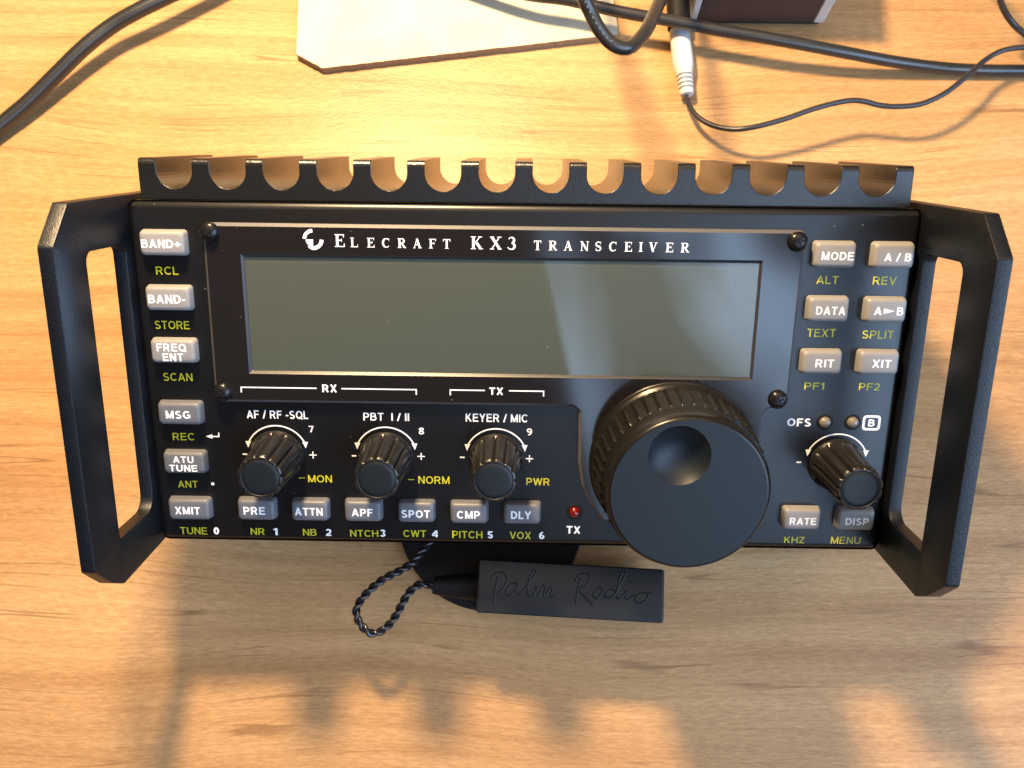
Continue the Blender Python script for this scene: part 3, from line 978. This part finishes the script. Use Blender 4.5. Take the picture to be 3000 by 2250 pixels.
for kx, ky, hgt, lab in ((-61.75, -19.9, 15.6, 'fluted black knob under the AF / RF -SQL legend'),
                         (-33.7, -19.9, 15.6, 'fluted black knob under the PBT I / II legend'),
                         (-5.5, -19.9, 15.6, 'fluted black knob under the KEYER / MIC legend'),
                         (81.4, -20.0, 17.0, 'fluted black knob under the OFS legend')):
    bm = bmesh.new()
    a0, a1 = 24, 156
    ribbon(bm, arc(kx, ky, 8.0, 8.0, a0, a1, 40), 0.36, 0.04)
    for a in (a0, a1):
        ex, ey = kx + 8.0 * math.cos(R(a)), ky + 8.0 * math.sin(R(a))
        poly(bm, [(ex - .75, ey + .5), (ex + .75, ey + .5), (ex + (.1 if a < 90 else -.1), ey - 1.3)], 0.055)
    part(bm, 'scale_arc', M_WHITE, parent=panel)
    H_ = hgt
    prof = [(6.9, 0.3, 0), (6.95, 1.0, 0), (6.75, 1.5, 0), (6.6, 1.7, 0.1), (6.45, 2.2, .55), (6.3, 3.0, .8), (5.95, 8, .85), (5.65, H_ - 2, .85),
            (5.6, H_ - 1.0, .8), (5.5, H_ - .45, .7), (5.25, H_ - .1, .45), (5.0, H_, .15), (4.75, H_ + .02, 0)]
    bm = lathe(prof, 144, flute, cap_top=False)
    bmesh.ops.rotate(bm, verts=bm.verts, cent=(0, 0, 0), matrix=Matrix.Rotation(R(7 + kx), 3, 'Z'))
    bmesh.ops.translate(bm, verts=bm.verts, vec=Vector((kx, ky, 0)) * MM)
    k_o = part(bm, 'control_knob', M_KNOB, smooth=True, angle=50, label=lab)
    bm = lathe([(4.76, H_ + .02, 0), (4.65, H_ - .12, 0), (4.55, H_ - .15, 0), (4.45, H_ - .05, 0), (3.5, H_ + .0, 0), (1.5, H_ + .04, 0)], 64)
    bmesh.ops.translate(bm, verts=bm.verts, vec=Vector((kx, ky, 0)) * MM)
    part(bm, 'knob_cap', M_KNOBCAP, parent=k_o, smooth=True, angle=60)

# large tuning dial
DX, DY, DH = 40.0, -20.0, 22.0
NR = 46


def rib(ph, f):
    return f * (max(0.0, math.cos(NR * ph)) ** 6)


prof = [(21.7, 0.3, 0), (21.75, 1.6, 0), (21.6, 2.0, 0), (21.2, 2.1, 0), (21.35, 2.5, 0), (21.2, 3.1, 0), (20.6, 3.3, 0), (20.5, 3.7, 0)]
prof += [(20.45, 4.2, .3), (20.4, 5.0, .85), (20.2, 6, .6), (19.95, 10, .55), (19.7, 13.2, .6), (19.6, 14.2, .9), (19.55, 15.0, .35), (19.5, 15.4, 0)]
prof += [(19.55, 15.9, 0), (19.6, 17.5, 0), (19.5, 19.4, 0), (19.25, 20.6, 0), (18.85, 21.5, 0), (18.4, 21.95, 0), (18.1, 22.0, 0)]
bm = lathe(prof, NR * 10, rib, cap_top=False)
bmesh.ops.translate(bm, verts=bm.verts, vec=Vector((DX, DY, 0)) * MM)
dial = part(bm, 'tuning_dial', M_DIALSIDE, smooth=True, angle=60)
bm = bmesh.new()
n = 128
rings = []
px, py, dr, dd = DX - 2.75, DY + 9.6, 7.25, 3.1
Rs = (dr * dr + dd * dd) / (2 * dd)
for k in range(1, 13):
    rr = dr * k / 12
    zz = DH - dd + (Rs - math.sqrt(Rs * Rs - rr * rr))
    rings.append([bm.verts.new(((px + rr * math.cos(2 * math.pi * i / n)) * MM, (py + rr * math.sin(2 * math.pi * i / n)) * MM, zz * MM)) for i in range(n)])
for k in range(1, 11):
    t = k / 10
    cx_, cy_ = px + (DX - px) * t, py + (DY - py) * t
    rr = dr + (18.12 - dr) * t
    rings.append([bm.verts.new(((cx_ + rr * math.cos(2 * math.pi * i / n)) * MM, (cy_ + rr * math.sin(2 * math.pi * i / n)) * MM, DH * MM)) for i in range(n)])
for A, B in zip(rings, rings[1:]):
    for i in range(n):
        bm.faces.new((A[i], A[(i + 1) % n], B[(i + 1) % n], B[i]))
bm.faces.new(rings[0])
part(bm, 'dial_face', M_DIAL, parent=dial, smooth=True, angle=35)

# indicator lights
for x, y, m_, lab in ((15.1, -34.45, M_RED, 'red indicator light above the TX legend'), (77.45, -8.85, M_CLEARLED, 'clear indicator light beside OFS'),
                      (84.4, -8.8, M_CLEARLED, 'clear indicator light beside the boxed B')):
    bm = lathe([(1.45, 0.03, 0), (1.45, .35, 0), (1.3, .8, 0), (1.0, 1.15, 0), (.55, 1.36, 0), (.15, 1.42, 0)], 32)
    bmesh.ops.translate(bm, verts=bm.verts, vec=Vector((x, y, 0)) * MM)
    l_o = part(bm, 'indicator_light', m_, smooth=True, angle=60, label=lab)
    bm = lathe([(2.1, 0.02, 0), (1.95, .16, 0), (1.7, .10, 0), (1.5, .05, 0)], 32, cap_top=False)
    bmesh.ops.translate(bm, verts=bm.verts, vec=Vector((x, y, 0)) * MM)
    part(bm, 'rim', M_DISC, parent=l_o, smooth=True)

# ------------------------------------------------------------------ the morse paddle in front of the radio
pad = empty('morse_paddle', (15 * MM, -45 * MM, 0), (0, 0, 0), label='dark blue-black paddle block with raised Palm Radio script, under the radio front edge',
            category='morse paddle')


def pobj(bm, name, m, parent=pad, smooth=False, angle=None, **props):
    bmesh.ops.translate(bm, verts=bm.verts, vec=Vector((-15, 45, 0)) * MM)
    return finish(bm, name, m, parent, smooth, angle, **props)


bm = lathe([(28.4, 0.2, 0), (28.8, .8, 0), (28.8, 4.2, 0), (28.3, 5.0, 0)], 96, cx=-8, cy=-29)
pobj(bm, 'round_base', M_DISC, smooth=True, angle=40)
PT = 27.0
PA = R(-2.3)
pc = Vector((15.35, -50.9, 0))


def face(u, v, z):
    return (pc.x + u * math.cos(PA) - v * math.sin(PA), pc.y + u * math.sin(PA) + v * math.cos(PA), z)


bm = plate(fillet([(26.2, 7.35), (-26.2, 7.35), (-26.2, -7.35), (26.2, -7.35)], .9, 4), [], 5.02, PT, .45, conv=face, seg=3)
body = pobj(bm, 'paddle_body', M_PADDLE, smooth=True, angle=35)
SCRIPT = [[(1112, 1480), (1118, 1390), (1128, 1310)], [(1085, 1312), (1120, 1288), (1160, 1285), (1186, 1320), (1175, 1375), (1140, 1412), (1108, 1415)],
          [(1255, 1362), (1228, 1352), (1190, 1390), (1190, 1425), (1220, 1428), (1252, 1385), (1258, 1362), (1255, 1420), (1275, 1425), (1310, 1380), (1352, 1320), (1372, 1280), (1352, 1270), (1332, 1320), (1322, 1400), (1335, 1440), (1365, 1415)],
          [(1365, 1440), (1380, 1375), (1388, 1440), (1420, 1372), (1432, 1380), (1430, 1442), (1468, 1376), (1478, 1390), (1472, 1440), (1492, 1440)],
          [(1632, 1485), (1640, 1400), (1655, 1320)], [(1622, 1335), (1650, 1300), (1695, 1292), (1715, 1320), (1700, 1360), (1650, 1395), (1685, 1440), (1748, 1502)],
          [(1800, 1395), (1775, 1385), (1742, 1420), (1748, 1448), (1778, 1440), (1802, 1400), (1806, 1440), (1830, 1440)],
          [(1880, 1400), (1850, 1392), (1822, 1425), (1840, 1450), (1878, 1420), (1915, 1350), (1940, 1290), (1920, 1280), (1900, 1350), (1890, 1440), (1915, 1445), (1955, 1400), (1948, 1450), (1975, 1450), (2010, 1425)],
          [(2060, 1415), (2025, 1425), (2010, 1465), (2040, 1480), (2080, 1455), (2085, 1420), (2058, 1415), (2110, 1415)], [(1972, 1352), (1980, 1345), (1984, 1352)]]
bm = bmesh.new()
for st in SCRIPT:
    P = []
    for X, Y in st:
        u = (X - 1000) / 1190 * 52.4 - 26.2
        v = 7.3 - ((Y - 1195 - (X - 1000) * 0.055) / 348) * 14.6
        P.append(Vector(face(u, v, PT - 0.02)))
    tube(bm, spline(P, 5), 0.27, 8)
pobj(bm, 'raised_script', M_PADDLE, parent=body, smooth=True)
# cable boot on the paddle's left end
bp = [Vector((-10.6, -50.4, 17)), Vector((-14, -50.3, 17)), Vector((-18, -50.2, 17.2)), Vector((-21.5, -50.2, 17.6)), Vector((-24.2, -50.1, 18))]
bm = bmesh.new()
tube(bm, bp, lambda t: 4.0 - 1.6 * t ** 1.5, 20)
pobj(bm, 'cable_boot', M_DISC, smooth=True, angle=50)

# twisted cord looping out on the left
cord = empty('twisted_cord', (-40 * MM, -50 * MM, 0), label='twisted pair of shiny black wires looping out beside the paddle block', category='cord')
cp = spline([(-17, -26, 10), (-21, -31, 14), (-24.5, -36.5, 16.5), (-27.4, -40.2, 18), (-29.7, -43.4, 20), (-33.5, -46.1, 21), (-37.7, -48.3, 22), (-41.6, -51.4, 22),
             (-44.5, -54.9, 22), (-45.4, -57.9, 22), (-44.4, -60.9, 21), (-41.7, -63.5, 20), (-38.7, -63.2, 20), (-36.3, -61.3, 19), (-34.2, -58.3, 19),
             (-32.5, -54.8, 19), (-30.5, -51.7, 18.5), (-27.9, -49.9, 18.2), (-24.0, -50.1, 18)], 14)
fr = frames(cp)
s_len = [0]
for a, b in zip(cp, cp[1:]):
    s_len.append(s_len[-1] + (b - a).length)
for ph0 in (0, math.pi):
    path = []
    for p, (t, a, b), s_ in zip(cp, fr, s_len):
        q = ph0 + s_ / 5.6 * 2 * math.pi
        path.append(p + (a * math.cos(q) + b * math.sin(q)) * 0.60)
    bm = bmesh.new()
    tube(bm, path, 0.66, 10)
    bmesh.ops.translate(bm, verts=bm.verts, vec=Vector((40, 50, 0)) * MM)
    finish(bm, 'wire', M_CORD, cord, True)


# ------------------------------------------------------------------ cables behind
def cable(name, pts, r, m, label, cat, sub=10, n=16):
    bm = bmesh.new()
    tube(bm, spline(pts, sub), r, n)
    return finish(bm, name, m, None, True, 60, label=label, category=cat)


cable('black_cable', [(-330, -60, 2.6), (-262, 10, 2.6), (-215, 64, 3), (-189.1, 92.9, 4.0), (-180.5, 101.6, 4.8), (-171.1, 110.0, 6.0), (-161.6, 119.3, 8.0), (-152.1, 128.6, 10.0),
                      (-142.9, 136.5, 11.0), (-133.4, 142.2, 12.0), (-120, 150, 12.0), (-95, 166, 10), (-60, 190, 6), (-20, 230, 2.6)], 2.6, M_CABLE,
      'thick black cable curving over the bare desk in the upper left corner', 'cable')
cable('black_cable', [(-60, 172, 6), (-30, 160, 10), (-1.5, 149.5, 13.0), (14.9, 146.3, 14.0), (32.0, 142.8, 13.0), (49.1, 139.9, 12.5), (66.8, 136.6, 12.0), (81.4, 134.0, 12.0), (96.3, 131.9, 11.0),
                      (111.7, 130.2, 9.0), (127.7, 129.2, 6.0), (143.7, 128.7, 3.5), (159.1, 128.4, 2.4), (175.1, 128.5, 2.3), (189.2, 128.6, 2.3), (260, 132, 2.3)], 2.05, M_CABLE,
      'black cable crossing above the white plug and running to the right edge', 'cable')
loop_o = cable('black_cable', [(20, 200, 1.9), (16, 165, 35), (13.0, 122, 82), (13.2, 104, 91), (13.9, 94.5, 92), (14.9, 91.0, 90), (16.4, 89.0, 88), (18.4, 86.2, 86), (21.1, 83.9, 84), (23.7, 82.7, 83), (26.4, 83.1, 82),
                      (29.0, 86.2, 80), (31.9, 91.7, 77), (34.3, 98.3, 73), (36.5, 104.9, 69), (38.4, 111, 65), (43, 135, 50), (50, 165, 25), (62, 200, 1.9)], 1.8, M_CABLE,
      'black cable bent into a raised U over the corner of the cardboard', 'cable')
# pale print running along that cable
bm = bmesh.new()
mp_ = spline([(13.9, 92.0, 93.75), (14.6, 90.0, 91.8), (16.2, 87.9, 89.8), (18.4, 85.3, 87.7), (21.0, 83.2, 85.75), (23.6, 82.2, 84.78)], 8)
for i in range(1, len(mp_) - 2, 3):
    a, b = mp_[i], mp_[i + 1]
    w_ = Vector((0.16, 0.16, 0))
    bm.faces.new([bm.verts.new(q * MM) for q in (a - w_, b - w_, b + w_, a + w_)])
finish(bm, 'printed_mark', M_MARK, loop_o)
cable('thin_cable', [(140, 175, 20), (150, 155, 30), (153.1, 143, 29), (155.9, 140.5, 25.0), (158.1, 139.9, 22.0), (162.0, 138.7, 18.0), (166.0, 137.2, 15.0), (170.6, 136.4, 12.0), (178, 134.5, 8), (200, 130, 1.1)],
      1.05, M_CABLE, 'short bit of thin black cable dipping into the top right corner', 'cable')

plug = empty('audio_lead', (55.5 * MM, 125 * MM, 0), label='thin dark audio lead with a ribbed white plug on its end', category='audio lead')


def aobj(bm, name, m, parent=plug, smooth=True, angle=50):
    bmesh.ops.translate(bm, verts=bm.verts, vec=Vector((-55.5, -125, 0)) * MM)
    return finish(bm, name, m, parent, smooth, angle)


A0, A1 = Vector((54.5, 141.5, 5.0)), Vector((56.8, 116.4, 4.0))
prof = [(0, 2.9), (.015, 3.35), (.05, 3.5), (.3, 3.6), (.5, 3.65), (.58, 3.45), (.64, 3.0), (.68, 2.85)]
for k in range(4):
    c = .70 + k * .062
    prof += [(c, 2.82 - k * .08), (c + .006, 2.35 - k * .06), (c + .026, 2.35 - k * .06), (c + .032, 2.80 - k * .08)]
prof += [(.96, 2.45), (.985, 2.3), (1.0, 1.6)]
bm = bmesh.new()
ax_ = (A1 - A0)
e1 = Vector((ax_.y, -ax_.x, 0)).normalized()
e2 = ax_.normalized().cross(e1)
rings = []
for t, r_ in prof:
    c = A0 + ax_ * t
    rings.append([bm.verts.new((c + e1 * r_ * math.cos(2 * math.pi * k / 28) + e2 * r_ * math.sin(2 * math.pi * k / 28)) * MM) for k in range(28)])
for A, B in zip(rings, rings[1:]):
    for i in range(28):
        bm.faces.new((A[i], A[(i + 1) % 28], B[(i + 1) % 28], B[i]))
bm.faces.new(rings[0])
bm.faces.new(rings[-1])
for f in bm.faces:
    if len(f.verts) == 4:
        rr = sorted({round((v.co / MM - (A0 + ax_ * ((v.co / MM - A0).dot(ax_) / ax_.dot(ax_)))).length, 2) for v in f.verts})
        tt = (f.calc_center_median() / MM - A0).dot(ax_) / ax_.dot(ax_)
        if .69 < tt < .93 and rr[-1] < 2.40 and (f.calc_center_median() / MM - A0).dot(e1) > -9:
            f.material_index = 1
aobj(bm, 'plug', [M_PLUG, M_SLIT], angle=40)
bm = bmesh.new()
tube(bm, [Vector((53.4, 175, 8)), Vector((53.9, 160, 6.5)), Vector((54.3, 144.5, 5.2)), Vector((54.45, 141.9, 5.1))], 3.9, 24)
aobj(bm, 'socket', M_DISC)
bm = bmesh.new()
tube(bm, spline([(56.7, 117.2, 4.0), (56.5, 114.6, 4.6), (58.8, 107.6, 7.0), (63.3, 102.8, 9.0), (69.3, 100.1, 11.0), (76.0, 99.6, 13.0), (86.6, 102.2, 14.0), (97.1, 105.8, 15.0), (106.6, 108.4, 15.0),
                (112.3, 108.6, 15.0), (119.0, 107.6, 14.0), (125.4, 107.3, 14.0), (132.7, 108.4, 14.0), (140.9, 112.5, 14.0), (148.7, 118.9, 14.0), (155.6, 125.3, 13.0),
                (161.8, 129.0, 13.0), (168.7, 129.7, 14.0), (178.0, 128.3, 15.0), (200, 118, 12)], 8), 0.9, 12)
aobj(bm, 'lead_wire', M_THIN)

# ------------------------------------------------------------------ cardboard sheet and dark box at the back
card = []
corner = fillet([(-83.5, 230), (-80.3, 131.5), (-70.9, 126.1), (33.6, 140.6), (22, 235)], [0, .8, .8, 1, 0])
for i, p in enumerate(corner):
    q = corner[(i + 1) % len(corner)]
    d = math.hypot(q[0] - p[0], q[1] - p[1])
    card.append(p)
    for k in range(1, int(d / 1.3)):                # slightly ragged cut
        t = k * 1.3 / d
        card.append((p[0] + (q[0] - p[0]) * t + random.uniform(-.10, .10), p[1] + (q[1] - p[1]) * t + random.uniform(-.10, .10)))
bm = plate(card, [], 0.05, 3.2, 0.12, edge_mat=1)
finish(bm, 'cardboard_sheet', [M_CARDTOP, M_CARDEDGE], None, label='pale cardboard sheet with a clipped corner, lying at the top of the desk', category='cardboard')
bx = empty('dark_box', (82 * MM, 160 * MM, 0), label='dark purple-brown box with white edge strips at the top, right of the plug', category='box')
for nm, x0, x1, m_ in (('front_face', 61.1, 102.3, M_BOX), ('edge_strip', 58.6, 61.0, M_PLUG), ('edge_strip', 102.4, 106.1, M_PLUG)):
    b_ = box_bm(x0, x1, 146, 178, 3.0, 34, .3, 1, off=(-82, -160, 0))
    finish(b_, nm, m_, bx)
finish(box_bm(59.5, 105.2, 147.5, 176.5, 0.02, 2.95, .2, 1, off=(-82, -160, 0)), 'base', M_BOX, bx)
